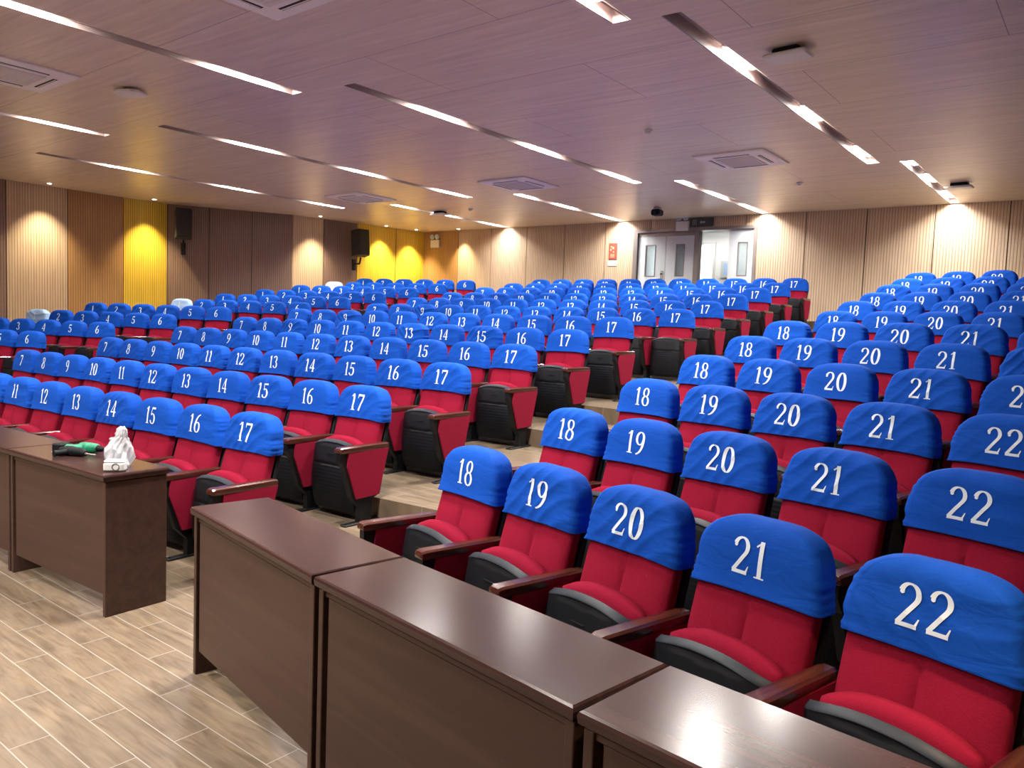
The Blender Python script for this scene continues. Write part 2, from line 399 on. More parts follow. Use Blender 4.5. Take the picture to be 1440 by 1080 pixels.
def area(name, parent, loc, sx, sy, watts, col, spread=PI):
    L = bpy.data.lights.new(name, 'AREA'); L.shape = 'RECTANGLE'; L.size = sx; L.size_y = sy; L.energy = watts; L.color = col; L.spread = spread
    o = link(name, L, parent); o.location = loc; return o
LAMPLEN = .66
SIDE = {'long': ['rightmost long', 'second long', 'third long', 'leftmost long'],
        'rear': ['rightmost rear', 'second rear', 'third rear', 'leftmost rear'],
        'front': ['right front', 'middle front', 'left front']}
cnt = {}
hous = MB()
hous.rbox(-.07, -LAMPLEN / 2 - .03, .090, .07, LAMPLEN / 2 + .03, .108, .01); ME_H = hous.mesh('housing', M['slotmetal'])
dif = MB(); dif.rbox(-.062, -LAMPLEN / 2, .068, .062, LAMPLEN / 2, .090, .010); ME_D = dif.mesh('diffuser', M['lamp'])
for (u, a, b, lamps, kind) in slots:
    q = cnt.get(kind, 0); cnt[kind] = q + 1
    gain = {'rear': .42, 'long': .85, 'front': .80}[kind]
    for j, v in enumerate(lamps):
        pos = ['nearest end of', 'middle of', 'far end of'][j] if kind != 'front' else ['near end of', 'second place in', 'third place in', 'fourth place in', 'far end of'][j]
        t = thing('strip_light', 'lit white strip light at the %s the %s ceiling slot' % (pos, SIDE[kind][q]), 'light', (sk(u, v), v, H), -SK, 'strip lights in the ceiling slots')
        link('housing', ME_H, t); link('diffuser', ME_D, t)
        area('lamp', t, (0, 0, .064), .12, LAMPLEN, STRIP_W * gain * (.8 if u < -9 else 1) * (1.15 if v > 15 else 1) * (1.55 if kind == 'front' and u > -4 else 1), (1, .965, .92))

# ------------------------------------------------------------------ wall downlights
def downlight(x, y, label, col, watts, cone=84, lean=(0, 0)):
    t = thing('downlight', label, 'light', (x, y, H), 0, 'round downlights beside the walls')
    m = MB(); rings = []
    for r, z in ((.062, -.001), (.062, -.008), (.048, -.010), (.044, -.002)):
        rings.append([(r * math.cos(2 * PI * k / 24), r * math.sin(2 * PI * k / 24), z) for k in range(24)])
    m.loft(rings, False, False); m.build('trim_ring', M['whitep'], t, True)
    d = MB(); d.loft([[(r * math.cos(2 * PI * k / 24), r * math.sin(2 * PI * k / 24), z) for k in range(24)] for r, z in ((.044, -.003), (.03, -.012), (.008, -.016))], False, True)
    d.build('lens', M['warm'], t, True)
    L = bpy.data.lights.new('spot', 'SPOT'); L.energy = watts; L.color = col; L.spot_size = math.radians(cone); L.spot_blend = 1.0; L.shadow_soft_size = .04
    o = link('spot', L, t); o.location = (0, 0, -.03); o.rotation_euler = (lean[1], lean[0], 0)
WHT, YEL, AMB = (1, .84, .58), (1, .80, .45), (1, .76, .45)
downlight(-17.00, 7.42, 'warm round downlight over the pale panel at far left wall', WHT, DOWN_W)
downlight(-16.86, 9.56, 'warm round downlight over the golden panel before the dark wall stretch', YEL, DOWN_W)
downlight(-15.22, 12.90, 'warm round downlight over the pale panel left of the far speaker', WHT, DOWN_W)
downlight(-14.90, 14.85, 'warm round downlight just right of the far wall speaker', YEL, DOWN_W)
downlight(-14.66, 15.75, 'warm round downlight in the far left corner', YEL, DOWN_W)
downlight(-13.40, 16.02, 'warm round downlight over back wall near emergency lamp', AMB, DOWN_W * .7)
downlight(0.10, 1.75, 'warm round downlight over the front right seats', (1, .78, .55), 520, 42)
downlight(-17.25, 5.15, 'warm round downlight over left wall beside the front slot', AMB, DOWN_W * .8)

# ------------------------------------------------------------------ ceiling units
def cassette(x, y, label, s=.52):
    t = thing('ceiling_air_conditioner', label, 'air conditioner', (x, y, H), -SK, 'square ceiling air conditioners')
    m = MB(); rings = []
    for h, z in ((s, -.002), (s, -.018), (s - .02, -.03), (s * .56, -.034)):
        rings.append([(-h, -h, z), (h, -h, z), (h, h, z), (-h, h, z)])
    m.loft(rings, False, True); m.build('panel', M['acwhite'], t)
    g = MB(); h = s * .52; g.box(-h, -h, -.045, h, h, -.030)
    for k in range(14):
        yy = -h + .03 + k * (2 * h - .06) / 13; g.box(-h + .03, yy - .006, -.049, h - .03, yy + .006, -.045)
    g.build('intake_grille', M['acgrille'], t)
    for k in range(4):
        sl = MB(); sl.box(-s * .5, s * .66, -.036, s * .5, s * .66 + .045, -.028); o = sl.build('outlet_slot', M['black'], t); o.rotation_euler = (0, 0, k * PI / 2)
        bl = MB(); bl.box(-s * .48, s * .70, -.040, s * .48, s * .70 + .012, -.034); b_ = bl.build('louvre', M['acwhite'], o)
cassette(-4.07, 11.18, 'white square ceiling air conditioner right of centre, in front of door')
cassette(-8.18, 11.40, 'white square ceiling air conditioner between the middle long slots')
cassette(-12.12, 11.32, 'white square ceiling air conditioner farthest left, beside the long left slot')
cassette(-9.52, 3.75, 'white square ceiling air conditioner cut by the left photo edge')
cassette(-5.20, 3.78, 'white square ceiling air conditioner cut by the top photo edge')

def access_point(x, y, label, sx=.16, sy=.12):
    t = thing('ceiling_box', label, 'ceiling unit', (x, y, H), .4)
    m = MB(); m.box(-.05, -.05, -.03, .05, .05, 0); m.build('mount', M['black'], t)
    b_ = MB(); pts = [(-1, -.5), (-.6, -1), (.6, -1), (1, -.5), (1, .5), (.6, 1), (-.6, 1), (-1, .5)]
    b_.loft([[(px * sx * k, py * sy * k, z) for px, py in pts] for k, z in ((.9, -.03), (1, -.04), (1, -.06), (.86, -.07))]); b_.build('cover', M['whitep'], t)
access_point(-8.95, 4.78, 'white eight-sided wireless box on the ceiling at upper left', .17, .13)
def slim_unit(x, y, label, rz=0):
    t = thing('ceiling_box', label, 'ceiling unit', (x, y, H), rz)
    a = MB(); a.rbox(-.12, -.10, -.05, .12, .10, 0, .02); a.build('base', M['plastic'], t)
    a = MB(); a.rbox(-.20, -.14, -.085, .20, .10, -.05, .03); a.build('cover', M['whitep'], t)
slim_unit(-2.22, 7.13, 'white slim box on dark base beside the nearest right lamp', -.1)
slim_unit(-1.62, 14.3, 'white slim box on dark base above the right back wall', -.1)
slim_unit(-11.80, 13.45, 'white slim box on dark base in the left rear slot line', -.1)
def detector(x, y, label):
    t = thing('smoke_detector', label, 'smoke detector', (x, y, H), 0)
    C_ = lambda r, z: [(r * math.cos(2 * PI * k / 20), r * math.sin(2 * PI * k / 20), z) for k in range(20)]
    a = MB(); a.loft([C_(.05, 0), C_(.05, -.012), C_(.045, -.02)], False, True); a.build('base', M['whitep'], t, True)
    a = MB(); a.loft([C_(.03, -.02), C_(.034, -.04), C_(.02, -.05)], False, True); a.build('sensor', M['acgrille'], t, True)
detector(-4.53, 9.08, 'small round smoke detector on plain ceiling right of centre')
detector(-3.81, 13.23, 'small round smoke detector between two rear slots near door')
detector(-10.88, 13.40, 'small round smoke detector right of the left rear slot')
t = thing('dome_camera', 'small dark ceiling camera on white base in front of door', 'camera', (-7.04, 14.71, H))
a = MB(); a.rbox(-.07, -.07, -.05, .07, .07, 0, .03); a.build('base', M['whitep'], t)
a = MB(); a.rbox(-.10, -.12, -.17, .10, .10, -.05, .04); a.build('body', M['plastic'], t)
a = MB(); a.tube([(0, -.12, -.11), (0, -.15, -.115)], .035, 16); a.build('lens', M['black'], t)

# ------------------------------------------------------------------ doors, corridor, wall items
zf = FZ[12]
d = MB()
for (x0, x1) in ((DOOR_L, DOOR_L + .10), (DOOR_R - .06, DOOR_R), (-6.86, -6.76)): d.box(x0, BACK - .05, zf, x1, BACK + .14, DOOR_T - .07)
d.box(DOOR_L, BACK - .05, DOOR_T - .07, DOOR_R, BACK + .14, DOOR_T)
struct(d.build('trim_20', M['frame']))
def leaf(name, x0, x1, y, zt, win, glassy):
    """a steel door leaf with a narrow vision pane"""
    m = MB(); wx0, wx1, wz0, wz1 = win
    for (a, b, c, e) in ((x0, wx0, zf + .01, zt), (wx1, x1, zf + .01, zt), (wx0, wx1, zf + .01, wz0), (wx0, wx1, wz1, zt)): m.box(a, y, c, b, y + .05, e)
    o = struct(m.build(name, M['doorgrey']))
    w = MB()
    for (a, b, c, e) in ((wx0 - .02, wx0, wz0 - .02, wz1 + .02), (wx1, wx1 + .02, wz0 - .02, wz1 + .02), (wx0, wx1, wz0 - .02, wz0), (wx0, wx1, wz1, wz1 + .02)): w.box(a, y - .008, c, b, y, e)
    w.build('pane_frame', M['frame'], o)
    g = MB(); g.box(wx0, y + .02, wz0, wx1, y + .03, wz1); g.build('pane', glassy, o)
    return o
zt = DOOR_T - .07
dl = leaf('door_1', -8.235, -7.56, BACK + .02, zt - .09, (-8.04, -7.82, zf + .98, zf + 1.66), M['glass'])
leaf('door_2', -7.55, -6.865, BACK + .02, zt - .09, (-7.30, -7.12, zf + .98, zf + 1.66), M['glass'])
dr = leaf('door_3', -6.10, -5.555, BACK + .02, zt, (-5.88, -5.70, zf + .98, zf + 1.66), M['glass'])
# opened leaf, swung back into the corridor
ol = leaf('door_4', -6.755, -6.10, 0, zt, (-6.52, -6.34, zf + .98, zf + 1.66), M['glass'])
ol.matrix_world = Matrix.Translation((-6.80, BACK + .19, 0)) @ Matrix.Rotation(math.radians(172), 4, 'Z') @ Matrix.Translation((6.755, 0, 0))
a = MB(); a.box(-8.235, BACK + .02, zt - .09, -6.86, BACK + .07, zt); struct(a.build('trim_21', M['frame']))
a = MB(); a.rbox(-7.655, BACK - .005, zf + .83, -7.60, BACK + .02, zf + 1.09, .01); hp = a.build('handle_plate', M['chrome'], dl)
a = MB(); a.tube([(-7.63, BACK - .005, zf + .91), (-7.63, BACK - .05, zf + .91), (-7.66, BACK - .06, zf + .91), (-7.80, BACK - .06, zf + .905)], .011); a.build('lever', M['chrome'], hp, True)
a = MB(); a.tube([(-7.63, BACK - .005, zf + 1.02), (-7.63, BACK - .02, zf + 1.02)], .02, 14); a.build('lock', M['black'], hp)
# corridor
cw = MB(); cw.box(-12, BACK + 3.0, zf - .3, 0, BACK + 3.1, H + .2); cw.box(-12.1, BACK + .17, zf - .3, -12, BACK + 3.1, H + .2); cw.box(0, BACK + .17, zf - .3, .1, BACK + 3.1, H + .2)
struct(cw.build('wall_corridor', M['paint']))
cf = MB(); cf.box(-12, BACK + .15, zf - .1, 0, BACK + 3.1, zf - .002); struct(cf.build('floor_corridor', M['floor']))
cc = MB(); cc.box(-12, BACK + .17, zf + 2.45, 0, BACK + 3.1, zf + 2.55); struct(cc.build('ceiling_corridor', M['paint']))
wn = MB(); wn.box(-9.3, BACK + 2.985, zf + .9, -7.6, BACK + 3.0, zf + 2.0)
w1 = struct(wn.build('window_1', M['screen']))
wf = MB()
for (x0, x1, z0, z1) in ((-9.36, -9.3, .84, 2.06), (-7.6, -7.54, .84, 2.06), (-9.3, -7.6, .84, .9), (-9.3, -7.6, 2.0, 2.06), (-8.47, -8.43, .9, 2.0)): wf.box(x0, BACK + 2.95, zf + z0, x1, BACK + 3.0, zf + z1)
wf.build('window_frame', M['whitep'], w1)
cl = thing('ceiling_panel_light', 'lit square panel light in the corridor beyond the open door', 'light', (-7.2, BACK + 1.5, zf + 2.45))
a = MB(); a.box(-.62, -.32, -.03, .62, .32, 0); a.build('frame', M['whitep'], cl)
a = MB(); a.box(-.58, -.28, -.036, .58, .28, -.03); a.build('diffuser', M['lamp'], cl)
area('lamp', cl, (0, 0, -.045), 1.1, .5, 42, (.93, .98, 1))
nb = thing('notice_board', 'grey notice board on the corridor wall beyond the open door', 'board', (-8.0 + .9, BACK + 2.96, zf + 1.15))
a = MB(); a.box(-.28, 0, 0, .28, .03, .42); a.build('board', M['doorgrey'], nb)
a = MB(); a.box(-.20, -.004, .06, .20, 0, .36); a.build('sheet', M['pale'], nb)

def emergency(x, y, z, rz, label):
    t = thing('emergency_light', label, 'emergency light', (x, y, z), rz, 'twin-head emergency lights')
    a = MB(); a.rbox(-.15, -.07, -.11, .15, 0, .10, .015); a.build('box', M['whitep'], t)
    for s in (-1, 1):
        a = MB(); a.tube([(s * .085, -.035, .10), (s * .085, -.035, .14)], .015); nk = a.build('neck', M['plastic'], t)
        a = MB(); a.tube([(s * .085, .01, .18), (s * .085, -.05, .18), (s * .085, -.075, .175)], [.035, .062, .066], 18); a.build('lamp_head', M['whitep'], nk, True)
        a = MB(); a.tube([(s * .085, -.074, .176), (s * .085, -.079, .175)], .055, 18); a.build('lens', M['pale'], nk)
emergency(-7.16, BACK - .003, 2.40 + EYE - .02, 0, 'white twin-head emergency light above the grey doors')
emergency(-14.42, BACK - .003, 2.22 + EYE, 0, 'white twin-head emergency light in the far left corner')
t = thing('exit_sign', 'dark exit sign above the open grey door', 'sign', (-6.72, BACK - .02, 2.44 + EYE))
a = MB(); a.rbox(-.27, -.03, -.09, .27, .0, .09, .012); a.build('case', M['exit'], t)
a = MB()
# running figure, door and arrow pictogram
a.box(-.20, -.032, -.055, -.185, -.030, .055); a.box(-.20, -.032, .045, -.12, -.030, .055); a.box(-.125, -.032, -.055, -.115, -.030, .055)
a.box(-.165, -.032, -.01, -.15, -.030, .03); a.add([(-.17, -.032, -.05), (-.155, -.032, -.05), (-.145, -.032, -.01), (-.16, -.032, -.01)], [(0, 1, 2, 3)])
a.add([(-.04, -.032, 0), (0, -.032, .045), (0, -.032, .018), (.09, -.032, .018), (.09, -.032, -.018), (0, -.032, -.018), (0, -.032, -.045)], [(0, 1, 2, 3, 4, 5, 6)])
a.build('pictogram', M['exitmark'], t)
t = thing('poster', 'small red framed poster on back wall left of the doors', 'poster', (-8.89, BACK - .004, 1.86 + EYE))
a = MB(); a.box(-.10, -.02, -.18, .11, 0, .20); a.build('frame', M['posterbrown'], t)
a = MB(); a.box(-.085, -.024, -.165, .095, -.02, .185); pf = a.build('print', M['poster'], t)
a = MB()
for (x, z, w, h) in ((-.03, .10, .035, .03), (.02, .06, .05, .05), (-.04, .02, .03, .05), (.03, -.02, .03, .03)): a.rbox(x - w / 2, -.026, z, x + w / 2, -.024, z + h, .004)
for k in range(3): a.box(-.05, -.026, -.07 - k * .03, .06, -.024, -.057 - k * .03)
a.build('lettering', M['gold'], pf)
t = thing('notice_card', 'white card on back wall directly under the red poster', 'notice', (-8.885, BACK - .004, 1.595 + EYE))
a = MB(); a.box(-.115, -.012, -.06, .115, 0, .06); a.build('card', M['whitep'], t)

def speaker(x, y, z, rz, label):
    t = thing('wall_speaker', label, 'speaker', (x, y, z), rz, 'black wall speakers')
    a = MB(); poly = [(-.15, -.52), (.15, -.52), (.19, -.20), (-.19, -.20)]
    a.loft([[(px, py, zz) for px, py in poly] for zz in (-.30, .36)]); o = a.build('cabinet', M['spk'], t); o.rotation_euler = (-.10, 0, 0)
    g = MB(); g.box(-.14, -.532, -.28, .14, -.52, .34); g.build('grille', M['black'], o)
    a = MB(); a.box(-.05, -.03, -.62, .05, 0, -.34); br = a.build('wall_plate', M['metal'], t)
    a = MB(); a.tube([(0, -.02, -.46), (0, -.30, -.46), (0, -.36, -.30)], .022); a.build('arm', M['metal'], br)
ang3 = math.atan2(LEFT[3][1] - LEFT[2][1], LEFT[3][0] - LEFT[2][0])
ang2 = math.atan2(LEFT[2][1] - LEFT[1][1], LEFT[2][0] - LEFT[1][0])
def wallpt(i, y): 
    (xa, ya), (xb, yb) = LEFT[i], LEFT[i + 1]; k = (y - ya) / (yb - ya); return xa + (xb - xa) * k, y
x_, y_ = wallpt(2, 14.15); speaker(x_ + .01, y_, 1.95 + EYE, ang3, 'black wall speaker on a bracket, far along the left wall')
x_, y_ = wallpt(1, 10.38); speaker(x_ + .01, y_, 2.02 + EYE, ang2, 'black wall speaker on the dark stretch of left wall')

# ------------------------------------------------------------------ chairs
def yf(z):
    """front face of the backrest at height z above the floor (0 at the number)"""
    return .008 + .15 * (z - .82) if z > .70 else .008 - .018 - .27 * (.70 - z)
def sup(c, s, w, d, n):
    cc = math.copysign(abs(c) ** (2 / n), c); ss = math.copysign(abs(s) ** (2 / n), s)
    return w * cc, d * ss

def ring_dirs(nx, ny):
    """points of a square outline, evenly spaced: front side first (y = -1), counter-clockwise"""
    out = [(-1 + 2 * i / nx, -1) for i in range(nx)] + [(1, -1 + 2 * i / ny) for i in range(ny)]
    return out + [(-a, -b) for a, b in out]
def supd(q, w, d, n):
    k = (abs(q[0]) ** n + abs(q[1]) ** n) ** (-1 / n); return q[0] * k * w, q[1] * k * d

def backrest_mesh():
    m = MB(); rings = []; DR = ring_dirs(30, 8)
    for i in range(26):
        z = .27 + (.900 - .27) * i / 25
        k = min(1, (i + .6) / 2.2) if i < 2 else 1
        w = (.234 - .008 * (z - .27) / .65) if z < .72 else min(.222 - .5 * (z - .72), .84 * .246 * (1 - (max(0, z - .76) / .175) ** 2.3) ** (1 / 2.3)); d = .043 * k
        ring = []
        for q in DR:
            x, y = supd(q, w, d, 5)
            if y < 0:
                ax_ = abs(x) / w
                y -= .010 * math.sin(PI * min(1, ax_)) * (1 if z < .58 else max(.15, 1 - (z - .58) / .10))
                y += .007 * math.exp(-(x / .008) ** 2) * (1 if z < .78 else .2)
            ring.append((x, yf(z) + .043 + y, z))
        rings.append(ring)
    m.loft(rings); return m.mesh('backrest', M['red'], 50)
def shell_mesh():
    m = MB(); rings = []
    for i in range(12):
        z = .22 + (.735 - .22) * i / 11; w = .236 if .25 < z < .80 else (.22 if z <= .25 else .226); ring = []
        for q in ring_dirs(16, 6):
            x, y = supd(q, w, .024, 4); ring.append((x, yf(z) + .100 + y, z))
        rings.append(ring)
    m.loft(rings); return m.mesh('back_shell', M['plastic'], 50)
SEATW = .222
def ztop(x): return .548 - .040 * abs(x / SEATW) ** 2.3
def pan_mesh():
    m = MB(); fr = []; bk = []; NX, NZ = 20, 54
    for j in range(NZ + 1):
        rf = []; rb = []
        for i in range(NX + 1):
            x = -SEATW + 2 * SEATW * i / NX; z = .055 + (ztop(x) - .055) * j / NZ; t = (z - .055) / .49
            y = -.236 - .040 * math.sin(PI * min(1, max(0, t)) ** .8) + .030 * abs(x / SEATW) ** 6
            if .08 < z < .375: y -= .0035 * (.5 + .5 * math.sin(2 * PI * z / .026)) * (1 - abs(x / SEATW) ** 8)
            if abs(z - .385) < .006: y += .006
            if .40 < z < .52 and abs(x) < .15: y -= .004
            rf.append((x * (1 - .05 * (1 - t)), y, z)); rb.append((x * (1 - .05 * (1 - t)), -.175 - .02 * t, z))
        fr.append(rf); bk.append(rb)
    rings = [f_ + list(reversed(b_)) for f_, b_ in zip(fr, bk)]
    m.loft(rings)
    m.box(-.035, -.2700, .466, .035, -.262, .4675)
    return m.mesh('seat_pan', M['plastic'], 40)
def trim_mesh():
    m = MB(); rings = []
    for i in range(25):
        x = -SEATW + 2 * SEATW * i / 24; z = ztop(x); e = abs(x / SEATW) ** 6; y0 = -.243 + .030 * e
        rings.append([(x * 1.01, y0 + .004, z - .012), (x * 1.01, y0, z - .004), (x * 1.01, y0 + .003, z + .003), (x * 1.01, y0 + .030, z + .014), (x * 1.01, y0 + .034, z + .010), (x * 1.01, y0 + .034, z - .022)])
    m.loft(rings); return m.mesh('seat_trim', M['grey'], 45)
def cushion_mesh():
    m = MB(); rings = []
    for i in range(22):
        u = i / 21; ring = []
        for q in ring_dirs(22, 6):
            cx, cy = supd(q, 1, 1, 4.5)
            w = SEATW * .985; x = cx * w; zt_ = ztop(x) + .036 - .012 * abs(cx) ** 3
            z = .12 + (zt_ - .12) * min(1, u * 1.03)
            rnd = (1 - max(0, (u - .80) / .20) ** 2.2) ** .5 if u < 1 else .02
            dd = .048 * rnd; y = -.148 + .02 * (u - .5) + (cy * dd) + .006 * rnd
            ring.append((x * (1 if u < .8 else .90 + .10 * rnd), y, z))
        rings.append(ring)
    m.loft(rings); return m.mesh('seat_cushion', M['red'], 60)
def stand_meshes():
    s = MB(); s.prism([(-.436, .520), (-.436, .462), (-.395, .40), (-.330, .200), (-.250, .120), (-.250, .010), (-.135, .010), (-.130, .170), (-.060, .190), (.012, .520)], 'x', -.022, .022)
    p = MB(); p.prism([(-.372, .517), (-.380, .42), (-.292, .185), (-.078, .190), (.010, .517)], 'x', .0, .011)
    ft = MB(); ft.rbox(-.030, -.385, 0, .030, -.030, .014, .008)
    for yy in (-.36, -.05): ft.tube([(0, yy, .014), (0, yy, .02)], .008, 8)
    a = MB(); rings = []
    for y, w, zt_, zb in ((-.448, .026, .545, .526), (-.444, .032, .552, .520), (-.425, .035, .557, .517), (-.2, .033, .557, .517), (-.02, .030, .556, .519), (.012, .028, .553, .521)):
        r_ = .010; rings.append([(-w, y, zb), (w, y, zb), (w + .002, y, zb + .012), (w, y, zt_ - .008), (w - r_, y, zt_), (-w + r_, y, zt_), (-w, y, zt_ - .008), (-w - .002, y, zb + .012)])
    a.loft(rings)
    return s.mesh('stanchion', M['metal']), p.mesh('side_panel', M['redpanel']), ft.mesh('foot', M['metal']), a.mesh('armrest', M['arm'], 35)

# slip-on headrest cover: shape shared with the printed digits that lie on it
CH, CZ0, CZ1 = .245, .704, .942
def cw_(z): return .250 * (1 - max(0, (z - .795) / (CZ1 - .795)) ** 2.85) ** (1 / 2.85) * (1 - .55 * (z - .704) * (1 - .8 * (z - .704))) if z < CZ1 else 0.0
def cd_(z): return .070 * (1 - max(0, (z - .86) / (CZ1 - .86)) ** 2.6) ** (1 / 2.6) if z < CZ1 else 0.0
def wrinkle(x, z, var, side):
    amp, seed, mess = var; p = seed * 1.7
    d_ = amp * (math.sin(11 * x + 23 * z + p) * math.sin(17 * z - 9 * x + 2 * p))
    e = abs(x) / .246
    d_ += .0034 * max(0, e - .74) / .26 * math.sin(135 * z + 4 * math.sin(33 * z + 2 * p) + 20 * x + p)
    if z > .88: d_ += .0018 * math.sin(70 * x + p) * (z - .88) / .07
    if mess:
        q = math.sin(34 * (z + .55 * x * math.copysign(1, math.sin(p))) + 3 * math.sin(9 * x + p))
        d_ += mess * (1 - abs(q)) ** 1.5 - mess * .4
    if side > 0: d_ *= .6
    return d_
def hem(x, var): return .004 * math.sin(5 * x + var[1]) + (.018 * math.sin(7 * x + 2 * var[1]) if var[2] > .008 else 0) - .012 * (abs(x) / .246) ** 4
def cover_front(x, z, var):
    w = max(cw_(z), .01); e = min(.999, abs(x) / w)
    y = -cd_(z) * (1 - e ** 5.5) ** (1 / 5.5)
    return yf(z) + .052 + y - wrinkle(x, z, var, -1) * (1 - e ** 8)
def cover_mesh(var, mat):
    m = MB(); rings = []; DR = ring_dirs(44, 10); NZ = 34
    for i in range(NZ + 1):
        t = i / NZ; t = 1 - (1 - t) ** 1.5
        ring = []
        for q in DR:
            z = CZ0 + (CZ1 - .0015 - CZ0) * t
            w, d_ = cw_(z), cd_(z)
            x, y = supd(q, w, d_, 5.5)
            z2 = z + hem(x, var) * (1 - t) ** 5
            wr = wrinkle(x, z, var, y)
            nx, ny = math.copysign(abs(x / max(w, .01)) ** 4.5, x), math.copysign(abs(y / max(d_, .004)) ** 4.5, y); nl = math.hypot(nx, ny) or 1
            if abs(q[0]) > .999 and q[1] < -.999: wr += .0022       # stitched seam around the front face
            fl = .004 * (1 - t) ** 3
            ring.append((x + nx / nl * (wr + fl), yf(z) + .052 + y + ny / nl * (wr + fl), z2))
        rings.append(ring)
    m.loft(rings, False, True)
    # a stitched hem band along the lower edge
    lo = rings[0]; m.loft([[(x * 1.006, y + (-.0015 if y < yf(.7) + .05 else .0015), z - .001) for x, y, z in lo], [(x * 1.006, y + (-.0015 if y < yf(.7) + .05 else .0015), z + .004) for x, y, z in lo]], False, False)
    me = m.mesh('headrest_cover', mat, 80); return me

# ---- digits drawn as strokes whose width follows their direction
def arc(cx, cy, rx, ry, a0, a1, n=26):
    return [(cx + rx * math.cos(math.radians(a0 + (a1 - a0) * i / n)), cy + ry * math.sin(math.radians(a0 + (a1 - a0) * i / n))) for i in range(n + 1)]
def line(p, q, n=10): return [(p[0] + (q[0] - p[0]) * i / n, p[1] + (q[1] - p[1]) * i / n) for i in range(n + 1)]
def ribbon(pts, thick=.15, thin=.05, fixed=None):
    quads = []; L = []; R = []
    for i, p in enumerate(pts):
        a = pts[max(i - 1, 0)]; b = pts[min(i + 1, len(pts) - 1)]; tx, ty = b[0] - a[0], b[1] - a[1]; l = math.hypot(tx, ty) or 1; tx /= l; ty /= l
        w = fixed if fixed else thin + (thick - thin) * abs(ty) ** 1.6
        L.append((p[0] - ty * w / 2, p[1] + tx * w / 2)); R.append((p[0] + ty * w / 2, p[1] - tx * w / 2))
    for i in range(len(pts) - 1): quads.append((L[i], R[i], R[i + 1], L[i + 1]))
    return quads
def bar(x0, y0, x1, y1, n=5):
    return [((x0 + (x1 - x0) * i / n, y0), (x0 + (x1 - x0) * (i + 1) / n, y0), (x0 + (x1 - x0) * (i + 1) / n, y1), (x0 + (x1 - x0) * i / n, y1)) for i in range(n)]
def six():
    return ribbon(arc(.52, .36, .435, .62, 97, 182), .13, .05) + ribbon(arc(.28, .29, .195, .265, 0, 360, 36), .13, .045)
GLYPH = {
    '0': ribbon(arc(.28, .49, .205, .47, 0, 360, 44)),
    '1': ribbon(line((.30, .02), (.30, .98)), .13) + bar(.15, 0, .45, .04) + ribbon(line((.14, .82), (.30, .95), 5), fixed=.05),
    '2': ribbon(arc(.26, .72, .195, .24, 165, -30, 26) + line((.40, .55), (.07, .06), 12), .125, .05) + bar(.04, 0, .50, .10) + [((.44, .08), (.50, .08), (.54, .24), (.51, .24))] + ribbon(arc(.09, .76, .025, .03, 0, 360, 10), fixed=.055),
    '3': ribbon(arc(.25, .745, .175, .215, 160, -85, 24)) + ribbon(arc(.24, .28, .215, .255, 88, -160, 26)),
    '4': ribbon(line((.38, .95), (.04, .29)), fixed=.05) + bar(.02, .24, .54, .32) + ribbon(line((.39, 0), (.39, .98)), .13) + bar(.27, 0, .51, .035),
    '5': bar(.13, .86, .50, .97) + ribbon(line((.145, .93), (.10, .52), 6), fixed=.05) + ribbon(arc(.245, .31, .215, .285, 132, -160, 28)),
    '6': six(),
    '7': bar(.05, .85, .53, .97) + [((.05, .72), (.08, .72), (.11, .86), (.05, .86))] + ribbon(line((.485, .90), (.20, 0), 12), .115),
    '8': ribbon(arc(.28, .735, .165, .225, 0, 360, 34), .115) + ribbon(arc(.28, .265, .205, .25, 0, 360, 34), .13),
    '9': [tuple((.56 - x, .98 - y) for x, y in q) for q in six()],
}
def number_mesh(n, var):
    m = MB(); s = str(n); hgt = .124; adv = .67 if len(s) == 2 else 0
    off = -(adv + .56) / 2
    if s == '11': adv = .50; off = -(adv + .58) / 2
    elif '1' in s and len(s) == 2: adv = .58; off = -(adv + .58) / 2
    for k, ch in enumerate(s):
        for q in GLYPH[ch]:
            vs = []
            for (gx, gy) in q:
                x = (gx + off + k * adv) * hgt * 1.02 - .004; z = .82 + (gy - .49) * hgt
                vs.append((x, cover_front(x, z, var) - .0030, z))
            m.add(vs, [(0, 1, 2, 3)])
    return m.mesh('seat_number', M['ink'])

ME_BACK, ME_SHELL, ME_PAN, ME_TRIM, ME_CUSH = backrest_mesh(), shell_mesh(), pan_mesh(), trim_mesh(), cushion_mesh()
ME_ST, ME_SP, ME_FT, ME_AR = stand_meshes()
VARS = [(.0032, 0.3, 0), (.0042, 1.9, .0040), (.0036, 3.1, .0015), (.0045, 4.4, .0030), (.0036, 5.7, .0050), (.005, 2.2, .011), (.005, 4.9, .012)]
cov_cache = {}; num_cache = {}
def cover_of(v, mat):
    if (v, mat) not in cov_cache: cov_cache[(v, mat)] = cover_mesh(VARS[v], M[mat])
    return cov_cache[(v, mat)]
def number_of(n, v):
    if (n, v) not in num_cache: num_cache[(n, v)] = number_mesh(n, VARS[v])
    return num_cache[(n, v)]
BLK = {'A': 'left', 'B': 'middle', 'C': 'right'}
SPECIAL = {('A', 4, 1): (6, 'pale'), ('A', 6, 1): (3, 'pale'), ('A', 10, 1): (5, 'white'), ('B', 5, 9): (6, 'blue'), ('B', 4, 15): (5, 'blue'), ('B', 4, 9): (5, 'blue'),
           ('B', 6, 9): (6, 'blue'), ('C', 4, 22): (5, 'blue'), ('C', 0, 22): (3, 'blue'), ('B', 3, 15): (1, 'blue'), ('B', 4, 13): (6, 'blue')}
